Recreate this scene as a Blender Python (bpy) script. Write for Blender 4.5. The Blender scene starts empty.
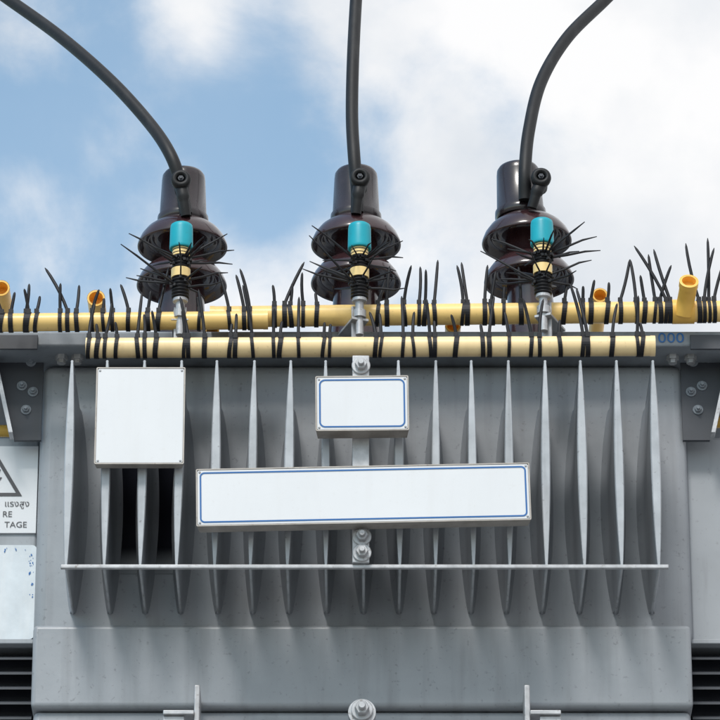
import bpy, math, random
from mathutils import Vector, Matrix
random.seed(11)
S = bpy.context.scene
COL = S.collection
# ------------------------------------------------------------ camera survey
TH = math.radians(25); DIST = 11.5; F = 4600.0; ZC = 6.4
FW = Vector((0, math.cos(TH), math.sin(TH))); UP = Vector((0, -math.sin(TH), math.cos(TH))); RT = Vector((1, 0, 0))
CAM = Vector((0, 0, ZC)) - FW * DIST
def P(u, v, y):
    """world point on the vertical plane Y=y that was measured at (u,v) in the photo"""
    d = FW + RT * ((u - 360) / F) + UP * ((360 - v) / F)
    t = (y - CAM.y) / d.y
    return CAM + d * t
PX = 0.0025
cd = bpy.data.cameras.new("camera"); cam = bpy.data.objects.new("camera", cd); COL.objects.link(cam)
cam.location = CAM; cam.rotation_euler = (math.radians(90) + TH, 0, 0)
cd.sensor_width = 36; cd.lens = 36 * F / 720; cd.clip_end = 5000; cd.clip_start = 0.1
S.camera = cam
S.view_settings.view_transform = 'Standard'; S.view_settings.look = 'None'; S.view_settings.exposure = 0

# ------------------------------------------------------------ materials
def new_mat(name):
    m = bpy.data.materials.new(name); m.use_nodes = True
    return m, m.node_tree, m.node_tree.nodes['Principled BSDF']
def paint(name, base, rough=0.45, metal=0.0, var=0.12, dirt=0.25, dirtcol=(0.05, 0.045, 0.04), scale=6, bump=0.05, coat=0.0, streak=0.25, spec=0.5):
    m, nt, b = new_mat(name); N = nt.nodes; L = nt.links
    geo = N.new('ShaderNodeNewGeometry')
    n1 = N.new('ShaderNodeTexNoise'); n1.inputs['Scale'].default_value = scale; n1.inputs['Detail'].default_value = 6; n1.inputs['Roughness'].default_value = 0.6
    L.new(geo.outputs['Position'], n1.inputs['Vector'])
    mp = N.new('ShaderNodeMapping'); mp.inputs['Scale'].default_value = (26, 26, 2.2)
    L.new(geo.outputs['Position'], mp.inputs['Vector'])
    n2 = N.new('ShaderNodeTexNoise'); n2.inputs['Scale'].default_value = 1.0; n2.inputs['Detail'].default_value = 5
    L.new(mp.outputs[0], n2.inputs['Vector'])
    r1 = N.new('ShaderNodeMapRange'); r1.inputs['From Min'].default_value = 0.3; r1.inputs['From Max'].default_value = 0.7
    r1.inputs['To Min'].default_value = 1 - var; r1.inputs['To Max'].default_value = 1 + var
    L.new(n1.outputs['Fac'], r1.inputs['Value'])
    mul = N.new('ShaderNodeVectorMath'); mul.operation = 'SCALE'; mul.inputs[0].default_value = base
    L.new(r1.outputs[0], mul.inputs['Scale'])
    r2 = N.new('ShaderNodeMapRange'); r2.inputs['From Min'].default_value = 0.52; r2.inputs['From Max'].default_value = 0.75
    r2.inputs['To Min'].default_value = 0; r2.inputs['To Max'].default_value = streak
    L.new(n2.outputs['Fac'], r2.inputs['Value'])
    mx = N.new('ShaderNodeMix'); mx.data_type = 'RGBA'
    L.new(r2.outputs[0], mx.inputs['Factor']); L.new(mul.outputs[0], mx.inputs['A']); mx.inputs['B'].default_value = (*dirtcol, 1)
    n3 = N.new('ShaderNodeTexNoise'); n3.inputs['Scale'].default_value = 90; n3.inputs['Detail'].default_value = 3
    L.new(geo.outputs['Position'], n3.inputs['Vector'])
    r3 = N.new('ShaderNodeMapRange'); r3.inputs['From Min'].default_value = 0.64; r3.inputs['From Max'].default_value = 0.74
    r3.inputs['To Max'].default_value = dirt
    L.new(n3.outputs['Fac'], r3.inputs['Value'])
    mx2 = N.new('ShaderNodeMix'); mx2.data_type = 'RGBA'
    L.new(r3.outputs[0], mx2.inputs['Factor']); L.new(mx.outputs['Result'], mx2.inputs['A']); mx2.inputs['B'].default_value = (*dirtcol, 1)
    L.new(mx2.outputs['Result'], b.inputs['Base Color'])
    rr = N.new('ShaderNodeMapRange'); rr.inputs['To Min'].default_value = max(rough - 0.1, 0.05); rr.inputs['To Max'].default_value = rough + 0.15
    L.new(n1.outputs['Fac'], rr.inputs['Value']); L.new(rr.outputs[0], b.inputs['Roughness'])
    b.inputs['Metallic'].default_value = metal; b.inputs['Coat Weight'].default_value = coat; b.inputs['Coat Roughness'].default_value = 0.1
    b.inputs['Specular IOR Level'].default_value = spec
    if bump > 0:
        bp = N.new('ShaderNodeBump'); bp.inputs['Strength'].default_value = bump; bp.inputs['Distance'].default_value = 0.01
        L.new(n1.outputs['Fac'], bp.inputs['Height']); L.new(bp.outputs[0], b.inputs['Normal'])
    return m
M_TANK = paint("grey_tank_paint", (0.300, 0.318, 0.343), 0.36, 0.0, 0.09, 0.3, streak=0.22, bump=0.25, scale=5)
M_FIN = paint("grey_fin_paint", (0.300, 0.320, 0.346), 0.33, 0.0, 0.08, 0.3, streak=0.2, bump=0.15, scale=9)
M_EDGE = paint("fin_edge_highlight", (0.41, 0.43, 0.455), 0.34, 0.1, 0.14, 0.5, streak=0.4, bump=0.1, scale=14)  # paler fin paint, front-edge highlight put into the colour
M_LID = paint("slate_lid_paint", (0.25, 0.275, 0.305), 0.5, 0.0, 0.12, 0.3, bump=0.1)
M_GUS = paint("dark_gusset_paint", (0.050, 0.055, 0.067), 0.45, 0.0, 0.2, 0.3, bump=0.1)
M_CAB = paint("grey_cabinet_paint", (0.33, 0.352, 0.378), 0.5, 0.0, 0.08, 0.2)
M_ZINC = paint("galvanised_steel", (0.45, 0.455, 0.47), 0.42, 0.4, 0.2, 0.5, (0.12, 0.08, 0.05), scale=40)
M_PORC = paint("brown_porcelain", (0.036, 0.016, 0.018), 0.14, 0.0, 0.25, 0.1, (0.12, 0.1, 0.1), scale=12, coat=0.5, bump=0.0, streak=0.08)
M_CAP = paint("dark_rubber_cap", (0.022, 0.014, 0.017), 0.24, 0.0, 0.25, 0.1, (0.12, 0.1, 0.1), scale=12, coat=0.3, bump=0.02, streak=0.12)
M_CABLE = paint("black_cable_sheath", (0.010, 0.0105, 0.012), 0.5, 0.0, 0.2, 0.15, (0.06, 0.06, 0.06), scale=20, bump=0.03, spec=0.35)
M_TIE = paint("black_nylon", (0.009, 0.009, 0.012), 0.5, 0.0, 0.2, 0.0, scale=30, bump=0.0, streak=0, spec=0.35)
M_PVC = paint("cream_yellow_plastic", (0.95, 0.72, 0.39), 0.32, 0.0, 0.05, 0.25, (0.35, 0.2, 0.08), scale=5, bump=0.0, streak=0.18)
M_PVCR = paint("warm_yellow_plastic", (0.94, 0.64, 0.23), 0.32, 0.0, 0.05, 0.25, (0.35, 0.2, 0.08), scale=5, bump=0.0, streak=0.18)
M_PVC2 = paint("orange_yellow_plastic", (0.92, 0.54, 0.11), 0.35, 0.0, 0.06, 0.15, (0.3, 0.15, 0.02), scale=10, bump=0.0, streak=0.12)
M_PVC3 = paint("pale_yellow_sleeve", (0.90, 0.66, 0.28), 0.35, 0.0, 0.06, 0.2, (0.3, 0.15, 0.02), scale=10, bump=0.0, streak=0.2)
M_TEAL = paint("teal_plastic", (0.0, 0.35, 0.44), 0.4, 0.0, 0.08, 0.1, scale=15, bump=0.02, streak=0.15)
M_WHITE = paint("white_enamel", (0.72, 0.73, 0.75), 0.35, 0.0, 0.02, 0.08, (0.45, 0.4, 0.35), scale=4, bump=0.0, streak=0.07)
M_ALU = paint("sign_edge_aluminium", (0.40, 0.37, 0.34), 0.45, 0.3, 0.15, 0.4, (0.15, 0.1, 0.06), scale=20)
M_BLUE = paint("blue_border_paint", (0.01, 0.12, 0.36), 0.4, 0, 0.05, 0, bump=0, streak=0)
M_INK = paint("faded_ink", (0.06, 0.06, 0.066), 0.5, 0, 0.1, 0, bump=0, streak=0)
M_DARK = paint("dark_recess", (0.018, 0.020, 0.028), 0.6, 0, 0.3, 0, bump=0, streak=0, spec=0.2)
M_WORN = paint("worn_pale_plate", (0.62, 0.67, 0.71), 0.5, 0, 0.12, 0.3, (0.8, 0.8, 0.8), scale=14, bump=0.0, streak=0.5)
M_GROUND = paint("dusty_ground", (0.24, 0.235, 0.225), 0.9, 0, 0.2, 0.2, scale=0.4, streak=0)
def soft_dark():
    m, nt, b = new_mat("painted_gap_shade"); N = nt.nodes; L = nt.links  # painted shade, fading into tank grey at the bottom
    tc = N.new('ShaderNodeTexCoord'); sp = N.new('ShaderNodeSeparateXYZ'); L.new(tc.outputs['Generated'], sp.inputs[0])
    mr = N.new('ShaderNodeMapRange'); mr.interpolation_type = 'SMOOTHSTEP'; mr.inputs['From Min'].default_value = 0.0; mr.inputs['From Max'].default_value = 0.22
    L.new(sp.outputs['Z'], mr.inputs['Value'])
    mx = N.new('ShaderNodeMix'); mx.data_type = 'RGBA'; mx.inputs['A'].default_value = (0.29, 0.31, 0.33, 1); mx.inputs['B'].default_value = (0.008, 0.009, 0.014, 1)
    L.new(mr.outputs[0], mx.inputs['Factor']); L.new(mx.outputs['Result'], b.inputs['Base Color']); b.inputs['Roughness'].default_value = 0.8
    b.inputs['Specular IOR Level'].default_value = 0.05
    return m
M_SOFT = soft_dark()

# ------------------------------------------------------------ mesh builder
class B:
    def __init__(s): s.v = []; s.f = []; s.m = []; s.sm = []
    def add(s, vs, fs, mi=0, smooth=False):
        o = len(s.v); s.v += [Vector(p) for p in vs]
        for f in fs: s.f.append([i + o for i in f]); s.m.append(mi); s.sm.append(smooth)
    def box(s, x0, x1, y0, y1, z0, z1, mi=0, bev=0.0):
        if bev <= 0:
            vs = [(x, y, z) for z in (z0, z1) for y in (y0, y1) for x in (x0, x1)]
            fs = [(0, 2, 3, 1), (4, 5, 7, 6), (0, 1, 5, 4), (2, 6, 7, 3), (0, 4, 6, 2), (1, 3, 7, 5)]
            s.add(vs, fs, mi)
        else:
            import bmesh
            bm = bmesh.new(); bmesh.ops.create_cube(bm, size=1)
            for v in bm.verts:
                v.co = Vector(((x0 + x1) / 2 + v.co.x * (x1 - x0), (y0 + y1) / 2 + v.co.y * (y1 - y0), (z0 + z1) / 2 + v.co.z * (z1 - z0)))
            bmesh.ops.bevel(bm, geom=bm.edges[:], offset=bev, segments=4, profile=0.5, affect='EDGES')
            bm.verts.index_update(); bm.faces.index_update()
            fl = sorted(bm.faces, key=lambda f: -f.calc_area())
            flat = set(f.index for f in fl[:6])
            vs = [v.co.copy() for v in bm.verts]
            s.add(vs, [[v.index for v in f.verts] for f in bm.faces if f.index not in flat], mi, True)
            s.add(vs, [[v.index for v in f.verts] for f in bm.faces if f.index in flat], mi, False)
            bm.free()
    def lathe(s, c, prof, axis='Z', n=48, mi=0, smooth=True, cap=True):
        c = Vector(c); vs = []; fs = []
        for (r, h) in prof:
            for k in range(n):
                a = 2 * math.pi * k / n; p = (r * math.cos(a), r * math.sin(a), h)
                if axis == 'Y': p = (p[0], p[2], -p[1])
                if axis == 'X': p = (p[2], p[0], p[1])
                vs.append(c + Vector(p))
        m = len(prof)
        for i in range(m - 1):
            for k in range(n):
                fs.append((i * n + k, i * n + (k + 1) % n, (i + 1) * n + (k + 1) % n, (i + 1) * n + k))
        s.add(vs, fs, mi, smooth)
        if cap:
            s.add([vs[k] for k in range(n)], [list(range(n))[::-1]], mi)
            s.add([vs[(m - 1) * n + k] for k in range(n)], [list(range(n))], mi)
    def tube(s, pts, rad, n=10, mi=0, flat=1.0, fd=None, caps=True):
        pts = [Vector(p) for p in pts]; m = len(pts)
        if not isinstance(rad, (list, tuple)): rad = [rad] * m
        vs = []; fs = []; up = None
        for i in range(m):
            t = (pts[min(i + 1, m - 1)] - pts[max(i - 1, 0)]).normalized()
            if up is None:
                up = Vector(fd) if fd else (Vector((0, 1, 0)) if abs(t.y) < 0.9 else Vector((1, 0, 0)))
            a = (up - t * up.dot(t)).normalized(); b = t.cross(a); up = a
            for k in range(n):
                an = 2 * math.pi * k / n
                vs.append(pts[i] + (a * math.cos(an) * flat + b * math.sin(an)) * rad[i])
        for i in range(m - 1):
            for k in range(n):
                fs.append((i * n + k, i * n + (k + 1) % n, (i + 1) * n + (k + 1) % n, (i + 1) * n + k))
        s.add(vs, fs, mi, True)
        if caps:
            s.add(vs[:n], [list(range(n))[::-1]], mi); s.add(vs[-n:], [list(range(n))], mi)
    def hollow(s, pts, r, n=32, depth=0.04, mi=0, mi2=0):
        """pipe with open, recessed ends"""
        s.tube(pts, r, n, mi, caps=False)
        for e, nx in ((0, 1), (-1, -2)):
            a = Vector(pts[e]); d = (a - Vector(pts[nx])).normalized()
            s.tube([a, a + d * 0.0002], [r, r * .80], n, mi, caps=False)
            s.tube([a, a - d * depth], r * .80, n, mi2, caps=False)
            s.tube([a - d * depth, a - d * (depth + .001)], r * .80, n, mi2)
    def hexbolt(s, c, r, h, mi=0, washer=True):
        """bolt head whose axis points to -Y"""
        c = Vector(c)
        if washer: s.lathe(c, [(r * 1.5, 0), (r * 1.5, -h * 0.2), (r * 1.4, -h * 0.25)], 'Y', 24, mi, False)
        s.lathe(c, [(r, -h * 0.2), (r, -h * 0.75), (r * 0.9, -h * 0.85)], 'Y', 6, mi, False)
        s.lathe(c, [(r * 0.5, -h * 0.8), (r * 0.5, -h * 1.3), (r * 0.42, -h * 1.38)], 'Y', 16, mi, False)
    def obj(s, name, mats, parent=None, label=None, category=None, group=None, origin=None, kind=None):
        c = Vector(origin) if origin is not None else sum(s.v, Vector()) / len(s.v)
        me = bpy.data.meshes.new(name); me.from_pydata([p - c for p in s.v], [], s.f)
        for mt in (mats if isinstance(mats, (list, tuple)) else [mats]): me.materials.append(mt)
        for i, p in enumerate(me.polygons): p.material_index = s.m[i]; p.use_smooth = s.sm[i]
        me.update()
        o = bpy.data.objects.new(name, me); COL.objects.link(o)
        if parent is not None:
            o.parent = parent; w = Vector(parent["wloc"]); o.location = c - w
        else: o.location = c
        o["wloc"] = tuple(c)
        tag(o, label, category, group, kind); return o
def tag(o, label=None, category=None, group=None, kind=None):
    if label: o["label"] = label
    if category: o["category"] = category
    if group: o["group"] = group
    if kind: o["kind"] = kind
def empty(name, loc, label=None, category=None, group=None):
    o = bpy.data.objects.new(name, None); COL.objects.link(o); o.location = loc; o.empty_display_size = 0.1
    o["wloc"] = tuple(loc); tag(o, label, category, group); return o
def smooth_path(ctrl, seg=10):
    c = [Vector(p) for p in ctrl]; c = [c[0] * 2 - c[1]] + c + [c[-1] * 2 - c[-2]]; out = []
    for i in range(1, len(c) - 2):
        for k in range(seg):
            t = k / seg
            out.append(0.5 * ((2 * c[i]) + (c[i + 1] - c[i - 1]) * t + (2 * c[i - 1] - 5 * c[i] + 4 * c[i + 1] - c[i + 2]) * t * t + (3 * c[i] - c[i - 1] - 3 * c[i + 1] + c[i + 2]) * t ** 3))
    out.append(c[-2]); return out
def copy_thing(o, off, rz=0.0):
    n = o.copy(); COL.objects.link(n); n.location = o.location + Vector(off); n.rotation_euler.z += rz
    for ch in o.children:
        k = ch.copy(); COL.objects.link(k); k.parent = n
        for g in ch.children:
            q = g.copy(); COL.objects.link(q); q.parent = k
    return n
def text_mesh(body, size, align='CENTER'):
    cu = bpy.data.curves.new("lettering", 'FONT'); cu.body = body; cu.size = size; cu.align_x = align; cu.align_y = 'CENTER'; cu.resolution_u = 3
    t = bpy.data.objects.new("lettering_tmp", cu); COL.objects.link(t)
    bpy.context.view_layer.update(); dg = bpy.context.evaluated_depsgraph_get()
    me = bpy.data.meshes.new_from_object(t.evaluated_get(dg)); bpy.data.objects.remove(t)
    vs = [v.co.copy() for v in me.vertices]; fs = [list(p.vertices) for p in me.polygons]; bpy.data.meshes.remove(me)
    return vs, fs
def add_text(b, body, size, pos, mi, align='CENTER', sx=1.0):
    vs, fs = text_mesh(body, size, align)
    b.add([Vector((pos[0] + p.x * sx, pos[1], pos[2] + p.y)) for p in vs], fs, mi)

# ------------------------------------------------------------ ground
g = B(); g.add([(-3000, -3000, 0), (3000, -3000, 0), (3000, 3000, 0), (-3000, 3000, 0)], [(0, 1, 2, 3)])
g.obj("ground", M_GROUND, kind="structure", label="flat dusty grey ground below the transformer", category="ground", origin=(0, 0, 0))

# ------------------------------------------------------------ transformer
YW = 0.305   # tank wall
YL = 0.20   # lid front edge
zlidtop = P(360, 331, YL).z; zlidbot = P(360, 346, YL).z
zband = P(360, 624.5, 0.26).z; zbandb = P(360, 707, 0.26).z
TR = empty("transformer", (0, 0.65, zbandb - 0.35), "grey oil-filled power transformer with cooling fins and bushings on top", "transformer")
xl = P(37, 500, YW).x; xr = P(689, 500, YW).x
b = B(); b.box(xl, xr, YW, 1.05, zband - 0.03, zlidbot, 0, 0.03)
b.obj("tank", M_TANK, TR)
b = B(); b.box(P(32, 660, .26).x, P(692, 660, .26).x, 0.26, 1.1, zbandb, zband, 0, 0.012)
b.box(P(34, 660, .26).x, P(690, 660, .26).x, 0.282, 1.08, zbandb - 0.35, zbandb - 0.002, 0, 0.015)
b.obj("tank_base", M_TANK, TR)
b = B(); b.box(-1.02, 1.02, YL, 1.12, zlidbot, zlidtop, 0, 0.006)
lid = b.obj("lid", M_LID, TR)
b = B(); add_text(b, "000", 0.040, (P(671, 337, YL).x, YL - 0.0015, P(660, 338.5, YL).z), 0, sx=1.15)
b.obj("stencilled_number", M_BLUE, lid, "blue stencilled digits 000")
for sg in (-1, 1):
    x0 = P(38 if sg < 0 else 690, 340, YL).x; x1 = 1.018 * sg
    b = B(); b.box(min(x0, x1), max(x0, x1), YL - 0.008, YL - 0.0005, zlidbot - 0.012, zlidtop - 0.014, 0, 0.0015)
    b.obj("end_clamp", M_GUS, lid)
for u in (62, 78, 672, 690):
    b = B(); p = P(u, 356, YW - .03); b.lathe((p.x, YW - .045, zlidbot), [(0.011, -0.022), (0.011, -0.012), (0.016, -0.012), (0.016, 0.0)], 'Z', 6, 0, False); b.obj("bolt", M_ZINC, lid)

# cooling fins
zft = P(360, 361, 0).z; zfb = P(360, 567, 0).z
FX = [72 + 36.3 * i for i in range(17)]
def fin(xc, lean, wm):
    b = B(); nz = 30; H = zft - zfb
    ys = [0.0, 0.004, 0.03, 0.10, 0.20, 0.265, 0.29, YW + 0.002]
    fr = [0.78, 1.0, 0.82, 0.66, 0.7, 0.95, 1.5, 2.8]
    rows = []
    for i in range(nz + 1):
        s = i / nz; z = zft - H * s
        w = 0.0028 + wm * (math.sin(math.pi * s) ** 0.8)
        prof = [(-(w * f), y) for y, f in zip(ys, fr)]
        loop = prof[::-1] + [(-x, y) for x, y in prof]
        rows.append([Vector((xc + x + lean * (s - .5) , y, z)) for x, y in loop])
    n = len(rows[0]); mid = n // 2 - 1
    vs = [p for r in rows for p in r]
    q = lambda i, k: (i * n + k, i * n + k + 1, (i + 1) * n + k + 1, (i + 1) * n + k)
    b.add(vs, [q(i, k) for i in range(nz) for k in range(mid - 1)], 0, True)
    b.add(vs, [q(i, k) for i in range(nz) for k in range(mid + 2, n - 1)], 0, True)
    b.add(vs, [q(i, k) for i in range(nz) for k in (mid - 1, mid, mid + 1)], 1, False)
    b.add(rows[0], [list(range(n))[::-1]]); b.add(rows[-1], [list(range(n))])
    for z, sg in ((zft, 1), (zfb, -1)):
        b.tube([(xc - lean * .5 * sg, 0.002, z), (xc - lean * .5 * sg, YW, z)], 0.0036, 6, 1)
    return b.obj("cooling_fin", [M_FIN, M_EDGE], TR)
for i, u in enumerate(FX):
    fin((u - 360) * PX, random.uniform(-.006, .006), random.uniform(.0078, .0098))
zr = P(360, 567, -0.006).z
b = B(); b.box((67 - 360) * PX, (662 - 360) * PX, -0.014, -0.003, zr - 0.006, zr + 0.004, 0, 0.002)
b.obj("stiffener_rail", M_ZINC, TR)
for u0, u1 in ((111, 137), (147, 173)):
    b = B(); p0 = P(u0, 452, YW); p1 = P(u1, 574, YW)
    b.box(p0.x, p1.x, YW - 0.002, YW + 0.004, p1.z, p0.z, 0, 0); b.obj("gap_shade_panel", M_SOFT, TR)  # dark sheets on the wall, shade between fins painted into their colour
zb0 = P(362, 563, -.02).z; zb1 = P(360, 356, -.02).z
b = B(); b.box(-0.019, 0.023, -0.024, -0.0145, zb0, zb1, 0, 0.002)
bar = b.obj("hanger_bar", M_ZINC, TR)
for (u, v) in ((361, 366), (362, 537), (362, 553)):
    b = B(); b.hexbolt(P(u, v, -0.024), 0.0155, 0.022); b.obj("bolt", M_ZINC, bar)

# side gussets with bolts
for sg in (-1, 1):
    def U(u): return u if sg < 0 else 724 - u
    yg = 0.30
    pts = [P(U(-6), 347, yg), P(U(44), 347, yg), P(U(41), 440, yg), P(U(14), 440, yg)]
    b = B(); fr = [Vector((p.x, yg, p.z)) for p in pts]; bk = [Vector((p.x, yg + 0.012, p.z)) for p in pts]
    b.add(fr + bk, [(0, 1, 2, 3), (7, 6, 5, 4), (0, 4, 5, 1), (1, 5, 6, 2), (2, 6, 7, 3), (3, 7, 4, 0)])
    a, c = fr[0], fr[3]
    fl = [a + Vector((0, -0.002, 0)), c + Vector((0, -0.002, 0)), c + Vector((0, -0.05, 0)), a + Vector((0, -0.05, 0))]
    fl2 = [p + Vector((0.010 * sg, 0.0, 0)) for p in fl]
    b.add(fl + fl2, [(0, 1, 2, 3), (7, 6, 5, 4), (0, 4, 5, 1), (1, 5, 6, 2), (2, 6, 7, 3), (3, 7, 4, 0)], 1)
    gs = b.obj("gusset_plate", [M_GUS, M_ZINC], TR)
    for (u, v) in ((16, 358), (31, 362), (22, 386), (33, 392), (26, 410)):
        b = B(); b.hexbolt(P(U(u), v, yg), 0.009, 0.013); b.obj("bolt", M_LID, gs)
for sg in (-1, 1):
    def U(u): return u if sg < 0 else 724 - u
    yc = 0.36; xa = P(U(38), 500, yc).x; xb = sg * 1.25
    z1 = P(0, 437, yc).z; z0 = P(0, 643, yc).z
    b = B(); b.box(min(xa, xb), max(xa, xb), yc, 1.0, z0, z1, 0, 0.008)
    b.box(min(xa, xb), max(xa, xb), yc - 0.012, yc + 0.02, z0 - 0.006, z0 + 0.006, 0, 0.002)
    cab = b.obj("side_cabinet", M_CAB, TR)
    b = B()
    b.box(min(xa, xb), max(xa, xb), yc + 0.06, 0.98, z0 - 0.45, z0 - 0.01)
    for k in range(11):
        z = z0 - 0.03 - k * 0.04
        b.add([(min(xa, xb), yc + .058, z + .018), (max(xa, xb), yc + .058, z + .018), (max(xa, xb), yc + .012, z - .004), (min(xa, xb), yc + .012, z - .004),
               (min(xa, xb), yc + .058, z + .014), (max(xa, xb), yc + .058, z + .014), (max(xa, xb), yc + .012, z - .010), (min(xa, xb), yc + .012, z - .010)],
              [(0, 3, 2, 1), (4, 5, 6, 7), (3, 7, 6, 2), (0, 1, 5, 4)], 1)
    b.obj("louvre_panel", [M_DARK, M_GUS], cab)
for sg in (-1, 1):
    u1 = 202 if sg < 0 else 522
    x1 = (u1 - 360) * PX * 1.012
    zt = P(u1, 689, 0.18).z; zm = P(u1, 711, .14).z
    b = B(); b.box(x1 - .007, x1 + .007, 0.15, 0.258, zm - 0.10, zt, 0, 0.003)
    x2 = x1 + sg * .082
    b.box(min(x1 + sg * .0065, x2), max(x1 + sg * .0065, x2), 0.14, 0.235, zm - 0.008, zm + 0.003, 0, 0.002)
    b.box(min(x1 + sg * .03, x2), max(x1 + sg * .03, x2), 0.15, 0.16, zm - 0.10, zm - 0.009, 0, 0.002)
    b.obj("mounting_bracket", M_ZINC, TR)
b = B(); p = P(362, 712, 0.16)
b.lathe((p.x, 0.16, p.z), [(0.026, 0.11), (0.026, 0.03), (0.034, 0.03), (0.034, 0.0)], 'Y', 32, 0, True)
b.hexbolt((p.x, 0.16, p.z + 0.004), 0.018, 0.03)
b.tube([(p.x, .2, p.z), (p.x, .2, p.z - .12)], 0.032, 24)
b.obj("drain_valve", M_ZINC, TR)

# ------------------------------------------------------------ bushings
bu_y = 0.42
b0 = P(182.5, 245, bu_y); zu = b0.z
BU = empty("insulator_bushing", (b0.x, bu_y, zlidtop), "glossy brown porcelain bushing with two sheds on the transformer lid", "insulator", "porcelain bushings on the transformer lid")
zc = Vector((b0.x, bu_y, zu))
dn = zlidtop - zu
shed = [(0.078, 0.052), (0.097, 0.036), (0.110, 0.018), (0.1175, 0.000), (0.1185, -0.005), (0.1180, -0.009), (0.1155, -0.010), (0.113, -0.006), (0.108, 0.008), (0.099, 0.016), (0.094, 0.016), (0.092, 0.006), (0.089, 0.006), (0.087, 0.018), (0.078, 0.022), (0.074, 0.012), (0.071, 0.012), (0.069, 0.024), (0.060, 0.018), (0.057, 0.004)]
prof = [(0.064, 0.060)] + shed + [(0.056, -0.035), (0.058, -0.054)] + [(r, h - 0.114) for r, h in shed] + [(0.060, -0.14), (0.060, -0.17), (0.07, dn + 0.02), (0.07, dn + 0.015)]
b = B(); b.lathe(zc, prof, n=72)
b.obj("porcelain_body", M_PORC, BU)
b = B(); b.lathe(zc, [(0.001, 0.214), (0.040, 0.213), (0.051, 0.209), (0.0560, 0.201), (0.0575, 0.188), (0.0620, 0.085), (0.067, 0.080), (0.068, 0.064), (0.064, 0.057)], n=56)
capo = b.obj("terminal_cap", M_CAP, BU)
b = B(); b.lathe(zc, [(0.095, dn + 0.0), (0.095, dn + 0.012), (0.075, dn + 0.016), (0.075, dn + 0.022)], n=40)
b.obj("mounting_flange", M_ZINC, BU)
copy_thing(BU, (P(356, 247, bu_y).x - b0.x, 0, P(356, 243, bu_y).z - P(356, 245, bu_y).z), 0.6)
r3 = copy_thing(BU, (P(532, 247, bu_y).x - b0.x, 0, 0.014), 0.0)
r3.rotation_euler = (0, math.radians(-2.2), 0)
for ch in r3.children:
    if ch.name.startswith("terminal_cap"): ch.location.x -= 0.012; ch.location.z += .004

# ------------------------------------------------------------ cables with lugs
yc_ = bu_y - 0.088
cables = [
    ([(-40, -34, .9), (8, -1, .8), (62, 38, .65), (112, 82, .5), (150, 124, .4), (170, 154, yc_), (180, 182, yc_), (186, 214, yc_ + .01)], (181, 180), (186, 216)),
    ([(359, -40, .6), (356, 0, .55), (353, 60, .45), (352, 115, .38), (354, 155, yc_), (357, 190, yc_), (357, 212, yc_ + .01)], (360, 178), (356, 214)),
    ([(640, -35, .85), (605, 0, .75), (567, 38, .6), (541, 82, .48), (529, 130, .38), (525, 170, yc_), (525, 200, yc_ + .01)], (541, 178), (532, 208)),
]
for ci, (ct, lug, stub) in enumerate(cables):
    p0 = P(*lug, yc_)
    C = empty("power_cable", (p0.x, yc_, p0.z), ["thick black insulated cable arching down to a bushing", "thick black insulated cable hanging nearly straight down to a bushing", "thick black insulated cable curving steeply down to a bushing"][ci], "cable", "cables feeding the bushings")
    pts = smooth_path([P(*c) for c in ct], 12)
    b = B(); b.tube(pts, 0.0168, 20); b.obj("sheath", M_CABLE, C)
    b = B(); q = P(lug[0], lug[1], yc_ - .03)
    b.lathe((q.x, yc_ - .03, q.z), [(0.021, 0.014), (0.0255, 0.009), (0.0268, 0.0), (0.0255, -0.009), (0.021, -0.014), (0.013, -0.015), (0.0125, -0.004), (0.0, -0.004)], 'Y', 32, 0, True, False)
    b.tube([(q.x, yc_ - .03, q.z), (q.x, yc_ + .03, q.z)], 0.019, 16)
    b.tube(smooth_path([q + Vector((0, 0.012, -0.012)), P((lug[0] + stub[0]) / 2 , (lug[1] + stub[1]) / 2, yc_ - .022), P(stub[0], stub[1], yc_ - .012)], 6), [0.017] * 7 + [0.0135] * 6, 16)
    lg = b.obj("cable_lug", M_CABLE, C)
    b = B(); b.hexbolt((q.x, yc_ - .034, q.z), 0.0085, 0.010, 0, False); b.obj("bolt", M_GUS, lg)

# ------------------------------------------------------------ surge arresters
ya = 0.10
def zz(v): return P(181, v, ya).z
a0 = P(181, 260, ya)
SA = empty("surge_arrester", (a0.x, ya, zz(332)), "small teal-capped arrester with black ribs and radiating spikes", "arrester", "teal-capped arresters in front of the bushings")
ax = Vector((a0.x, ya, 0))
b = B(); b.lathe(ax, [(0.029, zz(249.5)), (0.030, zz(249)), (0.030, zz(247)), (0.0290, zz(229)), (0.0275, zz(226)), (0.024, zz(225))], n=40); b.lathe(ax, [(0.024, zz(225)), (0.0, zz(224))], n=40, cap=False)
b.obj("cap", M_TEAL, SA)
for v0, v1, r in ((249.8, 257, .0225), (270, 278.5, .0245)):
    b = B(); b.lathe(ax, [(r, zz(v1)), (r, zz(v0))], n=40); b.obj("yellow_collar", M_PVC3, SA)
b = B(); prof = []; v = 299.0
while v > 250:
    prof += [(0.015, zz(v)), (0.0225, zz(v - .8)), (0.023, zz(v - 1.7)), (0.0155, zz(v - 2.6))]; v -= 3.3
b.lathe(ax, prof, n=32); b.obj("ribbed_body", M_TIE, SA)
b = B(); b.lathe(ax, [(0.010, zz(335)), (0.010, zz(318)), (0.017, zz(318)), (0.017, zz(311)), (0.011, zz(310)), (0.011, zz(303)), (0.019, zz(302)), (0.019, zz(299.2))], n=20, smooth=False)
b.box(ax.x - .022, ax.x + .022, ya - .008, ya + .10, zz(320) - .004, zz(320) + .003, 0, 0.001)
b.box(ax.x - .016, ax.x + .016, ya + .012, ya + .018, zz(340), zz(305), 0, 0.001)
b.obj("support_bracket", M_ZINC, SA)
nsp = 26
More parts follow.
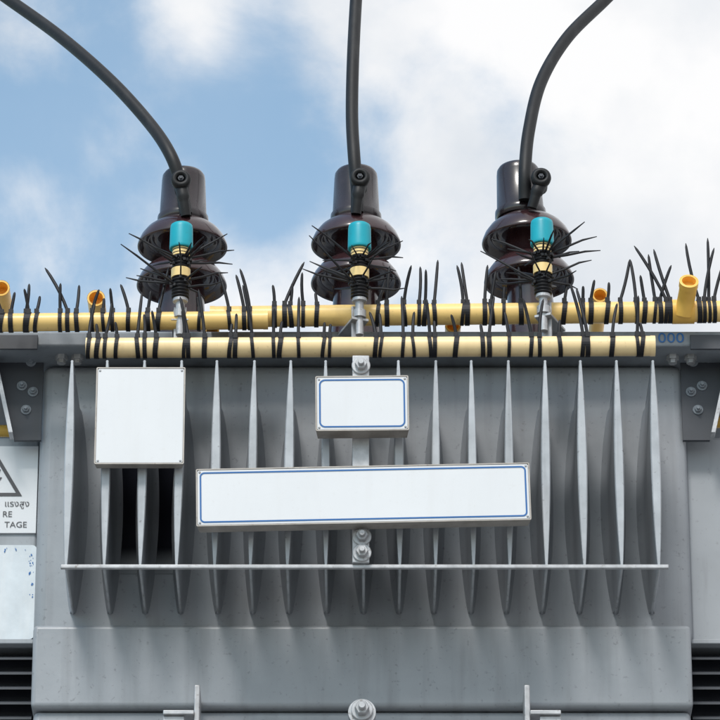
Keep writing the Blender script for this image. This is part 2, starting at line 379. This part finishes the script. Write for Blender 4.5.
for k in range(nsp):
    an = 2 * math.pi * k * 3 / nsp + random.uniform(-.2, .2); L = random.uniform(.08, .15) * (1.0 if math.sin(an) > -.5 else .65); zv = zz([260, 263, 266, 281, 284, 288][k % 6])
    up_ = random.choice([random.uniform(0.1, 0.65), random.uniform(-0.25, 0.35)]); c0 = Vector((ax.x, ya, zv)); d = Vector((math.cos(an), math.sin(an), up_))
    pts = [c0 + d * (0.018 + L * t) + Vector((0, 0, random.uniform(-.006, .006) * t * t)) for t in (0, .35, .7, 1)]
    b = B(); b.tube(pts, [0.0036, 0.0034, 0.003, 0.0013], 6, flat=0.6)
    b.box(c0.x + d.x * .0245 - .004, c0.x + d.x * .0245 + .004, c0.y + d.y * .0245 - .004, c0.y + d.y * .0245 + .004, zv - .004, zv + .004, 0, .001)
    b.obj("spike", M_TIE, SA)
copy_thing(SA, (P(359.5, 260, ya).x - a0.x, 0, 0), 0.35)
copy_thing(SA, (P(542.5, 260, ya).x - a0.x, 0, P(542, 256, ya).z - P(542, 260, ya).z), -0.4)

# ------------------------------------------------------------ insulating pipes
def pipe(name, pts, r, mat, label):
    b = B(); b.hollow(pts, r)
    for e, nx in ((0, 1), (-1, -2)):
        a = Vector(pts[e]); d = (a - Vector(pts[nx])).normalized()
        b.tube([a - d * 0.012, a], r * 1.03, 32, caps=False)
    return b.obj(name, [mat], None, label, "pipe", "yellow insulating pipes around the transformer lid")
yF = 0.03
pF0 = P(86, 348, yF); pF1 = P(655, 346, yF)
pipe("insulating_pipe", [pF0, pF1], 0.0255, M_PVC, "long cream-yellow plastic pipe strapped along the transformer front")
yB = 0.115; pB0 = P(-30, 323, yB); pB1 = P(268, 320, yB)
pipe("insulating_pipe", [pB0, pB1], 0.0235, M_PVCR, "cream-yellow plastic pipe wrapped in black cable ties along the lid")
yD = 0.168; pD0 = P(210, 317, yD); pD1 = P(750, 311, yD)
pipe("insulating_pipe", [pD0, pD1], 0.0275, M_PVCR, "thick cream-yellow plastic pipe resting at the lid edge")
for (u, v, r, L) in ((96, 298, .0225, .35), (600, 295, .0195, .35), (453, 325, .02, .3), (1, 288, .022, .35), (212, 331, .018, .3)):
    p = P(u, v, .21); pipe("insulating_pipe", [p, p + Vector((0, L * .5, 0)), p + Vector((0, L, 0))], r, M_PVC2, "short yellow plastic pipe end pointing forward over the lid")
ctrl = [P(689, 281, .075), P(688, 289, .10), P(686, 300, .13), P(683, 315, .155)]
b = B(); pts = smooth_path(ctrl, 6); b.hollow(pts, 0.0225, 32, 0.02)
d = (pts[0] - pts[1]).normalized(); b.tube([pts[0] - d * .018, pts[0]], 0.0245, 32, caps=False)
b.tube([pts[0], pts[0] + d * .0003], [0.0245, 0.0225], 32, caps=False)
ca = pD0.lerp(pD1, (672 - 210) / 540); cb = pD0.lerp(pD1, (694 - 210) / 540); b.tube([ca, cb], 0.0315, 32)
b.obj("insulating_pipe", [M_PVC2], None, "yellow plastic tee pipe standing up from the long pipe", "pipe", "yellow insulating pipes around the transformer lid")
for u0, u1, v in ((-60, 9, 407), (-60, 12, 431), (715, 790, 398), (713, 790, 422)):
    pipe("insulating_pipe", [P(u0, v, .62), P(u1, v, .62)], .016, M_PVC2, "orange-yellow plastic pipe beside the transformer tank")

# ------------------------------------------------------------ cable ties
def tie(center, r, tail, tx, ty, ang, w=0.0050, down=0.0):
    """ring round a pipe running along X, with a free pointed tail"""
    c = Vector(center); b = B(); n = 28; t = 0.0026
    w *= random.uniform(.8, 1.3)
    sk_ = random.uniform(-.004, .004)
    vs = []; 
    for (rr_, h) in [(r + .0003, -w), (r + t, -w), (r + t, w), (r + .0003, w)]:
        for k in range(n):
            a = 2 * math.pi * k / n; vs.append(c + Vector((h + sk_ * math.sin(a), rr_ * math.cos(a), rr_ * math.sin(a))))
    b.add(vs, [(i * n + k, i * n + (k + 1) % n, (i + 1) * n + (k + 1) % n, (i + 1) * n + k) for i in range(3) for k in range(n)])
    ca, sa = math.cos(ang), math.sin(ang)
    hd = c + Vector((0, -sa * (r + .004), ca * (r + .004)))
    b.box(hd.x - .0060, hd.x + .0060, hd.y - .005, hd.y + .005, hd.z - .007, hd.z + .007, 0, .001)
    d = Vector((tx, ty, 1)).normalized(); cv = Vector((random.uniform(-.25, .25), random.uniform(-.2, .2), 0)) * tail * .5
    pts = [hd + d * tail * s + cv * s * s for s in (0, .2, .4, .6, .8, .93, 1)]
    b.tube(pts, [.0046, .0047, .0046, .0046, .0043, .0035, .001], 6, flat=random.uniform(.35, .8))
    if down > 0:
        b.tube([hd, hd + Vector((random.uniform(-.004, .004), -.003, -down))], [.0034, .0028], 6, flat=.5)
    b.obj("cable_tie", M_TIE, None, "black nylon cable tie with its tail sticking up", "cable tie", "cable ties strapped round the yellow pipes", origin=c)
def lng(): return random.choice([random.uniform(.03, .07), random.uniform(.07, .11), random.uniform(.11, .15)])
front = [91, 97, 104, 117, 136, 143, 158, 183, 189, 206, 229, 235, 251, 275, 281, 299, 325, 331, 377, 383, 404, 411, 428, 434, 457, 482, 488, 508, 533, 539, 560, 583, 589, 612, 637, 643]
for u in front:
    t = (u + random.uniform(-2, 2) - 86) / (655 - 86); c = pF0.lerp(pF1, t)
    tie(c, .0255, lng(), random.gauss(0, .10), random.uniform(-.15, .2), random.uniform(.0, .8), down=random.choice([0, .02, .03]))
back = [3, 9, 24, 30, 36, 60, 68, 76, 92, 104, 112, 130, 146, 160, 198, 228, 243, 249]
for u in back:
    t = (u + 30 + random.uniform(-2, 2)) / 298; c = pB0.lerp(pB1, t)
    tie(c, .0235, lng(), random.gauss(0, .18), random.uniform(-.2, .2), random.uniform(.0, .8), down=random.choice([0, .02, .03]))
thick = [274, 284, 290, 303, 318, 376, 387, 405, 421, 427, 435, 462, 468, 486, 492, 505, 520, 566, 584, 590, 607, 622, 637, 645]
for u in thick:
    t = (u + random.uniform(-2, 2) - 210) / (750 - 210); c = pD0.lerp(pD1, t)
    tie(c, .0275, lng() * .9, random.gauss(0, .16), random.uniform(-.2, .2), random.uniform(.0, .7))
for u, L, tx in ((655, .13, -.12), (660, .10, .25), (666, .17, -.42), (670, .16, -.30), (699, .17, -.28), (704, .15, .12), (709, .18, .05), (714, .13, .2)):
    t = (u - 210) / (750 - 210); c = pD0.lerp(pD1, t)
    tie(c, .0275, L, tx, random.uniform(-.2, .1), random.uniform(.0, .6))

# ------------------------------------------------------------ signs
def rrect(w, h, r, n=8):
    out = []
    for cx, cz, a0 in ((w / 2 - r, h / 2 - r, 0), (-w / 2 + r, h / 2 - r, 90), (-w / 2 + r, -h / 2 + r, 180), (w / 2 - r, -h / 2 + r, 270)):
        for k in range(n + 1):
            a = math.radians(a0 + 90 * k / n); out.append((cx + r * math.cos(a), cz + r * math.sin(a)))
    return out
def ring(b, w, h, r, t, y, mi, off=(0, 0)):
    o = rrect(w, h, r); i = rrect(w - 2 * t, h - 2 * t, max(r - t, .001)); n = len(o)
    vs = [(x + off[0], y, z + off[1]) for x, z in o] + [(x + off[0], y, z + off[1]) for x, z in i]
    b.add(vs, [(k, (k + 1) % n, n + (k + 1) % n, n + k) for k in range(n)], mi)
def sign(name, u0, v0, u1, v1, yf, depth, label, border=None, tilt=0.0, taper=0.0, rimt=0.003, facemat=None):
    a = P(u0, v0, yf); c = P(u1, v1, yf); w = c.x - a.x; h = a.z - c.z; cen = (a + c) / 2
    E = empty(name, (cen.x, yf + depth, cen.z), label, "sign")
    b = B(); x, z = w / 2, h / 2; xi, zi = x - taper, z - taper * .4
    vs = [(-x, 0, -z), (x, 0, -z), (x, 0, z), (-x, 0, z), (-xi, depth, -zi), (xi, depth, -zi), (xi, depth, zi), (-xi, depth, zi)]
    b.add(vs, [(0, 1, 2, 3), (7, 6, 5, 4), (0, 4, 5, 1), (1, 5, 6, 2), (2, 6, 7, 3), (3, 7, 4, 0)])
    ring(b, w + .002, h + .002, .004, rimt, -.0025, 0)
    o = rrect(w + .002, h + .002, .004); n = len(o)
    b.add([(p, -.0025, q) for p, q in o] + [(p, .002, q) for p, q in o], [(k, n + k, n + (k + 1) % n, (k + 1) % n) for k in range(n)], 0)
    fr = b.obj("frame", M_ALU, E, origin=(0, 0, 0)); fr.location = (0, -depth, 0)
    b = B(); o = rrect(w - rimt * 2, h - rimt * 2, .004); b.add([(p, -.0015, q) for p, q in o], [list(range(len(o)))[::-1]], 0)
    if border: ring(b, w - border[0] * 2, h - border[0] * 2, border[2], border[1], -.0025, 1)
    fc = b.obj("face", [facemat or M_WHITE, M_BLUE], E, origin=(0, 0, 0)); fc.location = (0, -depth, 0)
    for sx in (-1, 1):
        for sz in (-1, 1):
            b = B(); b.lathe((sx * (w / 2 - .008), -.0016, sz * (h / 2 - .008)), [(.0030, 0), (.0026, -.0015), (.001, -.0022)], 'Y', 12)
            r_ = b.obj("rivet", M_ZINC, E, origin=(0, 0, 0)); r_.location = (0, -depth, 0)
    E.rotation_euler.y = -tilt
    return E
sign("blank_sign", 97, 368, 183.5, 464, -.035, .03, "blank white upright plate with thin grey edge on the fins", None, 0.0, .004)
sign("blank_sign", 316, 376.5, 408.5, 430.5, -.075, .05, "small blank white plate with rounded blue border on hanger bar", (.008, .0040, .015), math.radians(.6), .004)
sign("blank_sign", 197, 466.5, 530.5, 523, -.07, .045, "long blank white nameplate with blue border across the fins", (.008, .0040, .012), math.radians(1.25), .006)
yS = 0.36
a = P(-46, 447, yS); c = P(36, 534, yS); cen = (a + c) / 2; w = c.x - a.x; h = a.z - c.z
E = empty("warning_sign", (cen.x, yS, cen.z), "white high-voltage warning sign with black triangle on the cabinet", "sign")
b = B(); b.box(cen.x - w / 2, cen.x + w / 2, yS - .006, yS - .0005, c.z, a.z, 0, .001); b.obj("plate", M_WHITE, E)
b = B()
def tri(s, y, cu, cv):
    pc = P(cu, cv, y)
    return [Vector((pc.x + s * math.sin(t), y, pc.z + s * math.cos(t))) for t in (0, 2 * math.pi / 3, 4 * math.pi / 3)]
o = tri(.078, yS - .0075, -4, 482); i_ = tri(.060, yS - .0075, -4, 482)
b.add(o + i_, [(0, 1, 4, 3), (1, 2, 5, 4), (2, 0, 3, 5)])
pc = P(-4, 482, yS)
boltp = [(-.004, .032), (.012, .032), (.004, .01), (.016, .01), (-.006, -.026), (0, -.002), (-.012, -.002)]
b.add([(pc.x + x, yS - .0075, pc.z + z) for x, z in boltp], [list(range(7))])
xR = P(30, 500, yS).x
add_text(b, "แรงสูง", .024, (xR, yS - .0075, P(0, 505, yS).z), 0, 'RIGHT')
add_text(b, "RE", .023, (P(13, 500, yS).x, yS - .0075, P(0, 515.5, yS).z), 0, 'RIGHT')
add_text(b, "TAGE", .023, (P(28, 500, yS).x, yS - .0075, P(0, 526, yS).z), 0, 'RIGHT')
b.obj("lettering", M_INK, E)
a = P(-46, 546, yS); c = P(34, 640, yS); cen = (a + c) / 2; w = c.x - a.x; h = a.z - c.z
E = empty("worn_plate", (cen.x, yS, cen.z), "faded pale blue-white plate with peeling edge on the cabinet", "sign")
b = B(); o = rrect(w, h, .012); n = len(o)
b.add([(cen.x + p, yS - .006, cen.z + q) for p, q in o] + [(cen.x + p, yS - .0005, cen.z + q) for p, q in o], [list(range(n))[::-1]] + [(k, n + k, n + (k + 1) % n, (k + 1) % n) for k in range(n)])
for k in range(26):
    p = P(random.uniform(29, 33.4) if k < 20 else random.uniform(2, 30), random.uniform(553, 600) if k < 20 else random.uniform(548, 552), yS - .0065); r = random.uniform(.001, .0032)
    b.add([(p.x + r * random.uniform(.4, 1) * math.cos(t), yS - .0065 - .00005 * k, p.z + r * 1.7 * math.sin(t) * random.uniform(.5, 1)) for t in [i * math.pi / 4 for i in range(8)]], [list(range(8))], 1)
b.obj("plate", [M_WORN, M_BLUE], E)

# ------------------------------------------------------------ world and sun
sun_el = math.radians(50); sun_az = math.radians(-14)
to_sun = Vector((math.sin(sun_az) * math.cos(sun_el), -math.cos(sun_az) * math.cos(sun_el), math.sin(sun_el)))
ld = bpy.data.lights.new("sun", 'SUN'); ld.energy = 2.15; ld.angle = math.radians(14); ld.color = (1, .965, .93)
lo = bpy.data.objects.new("sun", ld); COL.objects.link(lo); lo.rotation_euler = to_sun.to_track_quat('Z', 'Y').to_euler(); lo.location = (0, -5, 15)
W = bpy.data.worlds.new("World"); S.world = W; W.use_nodes = True; nt = W.node_tree; N = nt.nodes; L = nt.links
bg = N['Background']; bg.inputs['Strength'].default_value = 0.118
sk = N.new('ShaderNodeTexSky'); sk.sky_type = 'NISHITA'; sk.sun_disc = False; sk.sun_elevation = sun_el
sk.sun_rotation = math.atan2(to_sun.x, to_sun.y)
tc = N.new('ShaderNodeTexCoord')
sep = N.new('ShaderNodeSeparateXYZ'); L.new(tc.outputs['Generated'], sep.inputs[0])
nz = N.new('ShaderNodeTexNoise'); nz.inputs['Scale'].default_value = 20; nz.inputs['Detail'].default_value = 9; nz.inputs['Roughness'].default_value = 0.56; nz.inputs['Distortion'].default_value = 0.2
mp = N.new('ShaderNodeMapping'); mp.inputs['Location'].default_value = (0.3, 0.1, 0.65)
L.new(tc.outputs['Generated'], mp.inputs[0]); L.new(mp.outputs[0], nz.inputs['Vector'])
def math_(op, a, b_):
    m = N.new('ShaderNodeMath'); m.operation = op
    for i, q in enumerate((a, b_)):
        if isinstance(q, (int, float)): m.inputs[i].default_value = q
        else: L.new(q, m.inputs[i])
    return m.outputs[0]
f = math_('ADD', math_('MULTIPLY', sep.outputs['X'], 11.0), math_('MULTIPLY', nz.outputs['Fac'], 3.4))
# cloud banks and clear gaps at their compass directions
for u, v, r, amt in ((262, 140, 160, -.9), (275, 215, 80, -.35), (378, 118, 45, -.35), (440, 140, 90, .6), (190, 0, 100, .75), (0, 10, 130, 1.05), (10, 180, 120, .2), (120, 110, 90, -.15)):
    dvec = (FW + RT * ((u - 360) / F) + UP * ((360 - v) / F)).normalized()
    vd = N.new('ShaderNodeVectorMath'); vd.operation = 'DISTANCE'; L.new(tc.outputs['Generated'], vd.inputs[0]); vd.inputs[1].default_value = dvec
    m_ = N.new('ShaderNodeMapRange'); m_.interpolation_type = 'SMOOTHSTEP'; m_.inputs['From Min'].default_value = 0; m_.inputs['From Max'].default_value = r / F
    m_.inputs['To Min'].default_value = amt; m_.inputs['To Max'].default_value = 0; L.new(vd.outputs['Value'], m_.inputs['Value'])
    f = math_('ADD', f, m_.outputs[0])
mr = N.new('ShaderNodeMapRange'); mr.interpolation_type = 'SMOOTHSTEP'; mr.inputs['From Min'].default_value = 0.95; mr.inputs['From Max'].default_value = 2.15
mr.inputs['To Min'].default_value = 0.12
L.new(f, mr.inputs['Value'])
nz2 = N.new('ShaderNodeTexNoise'); nz2.inputs['Scale'].default_value = 16; nz2.inputs['Detail'].default_value = 8
L.new(tc.outputs['Generated'], nz2.inputs['Vector'])
cr = N.new('ShaderNodeMix'); cr.data_type = 'RGBA'; cr.inputs['A'].default_value = (6.2, 6.6, 7.1, 1); cr.inputs['B'].default_value = (8.4, 8.4, 8.45, 1)
mr2 = N.new('ShaderNodeMapRange'); mr2.inputs['From Min'].default_value = .38; mr2.inputs['From Max'].default_value = .6; L.new(nz2.outputs['Fac'], mr2.inputs['Value']); L.new(mr2.outputs[0], cr.inputs['Factor'])
sm = N.new('ShaderNodeVectorMath'); sm.operation = 'MULTIPLY'; sm.inputs[1].default_value = (1.75, 1.95, 1.75); L.new(sk.outputs[0], sm.inputs[0])
mx = N.new('ShaderNodeMix'); mx.data_type = 'RGBA'; L.new(mr.outputs[0], mx.inputs['Factor']); L.new(sm.outputs[0], mx.inputs['A']); L.new(cr.outputs['Result'], mx.inputs['B'])
L.new(mx.outputs['Result'], bg.inputs['Color'])
for o in list(bpy.data.objects):
    if "wloc" in o: del o["wloc"]
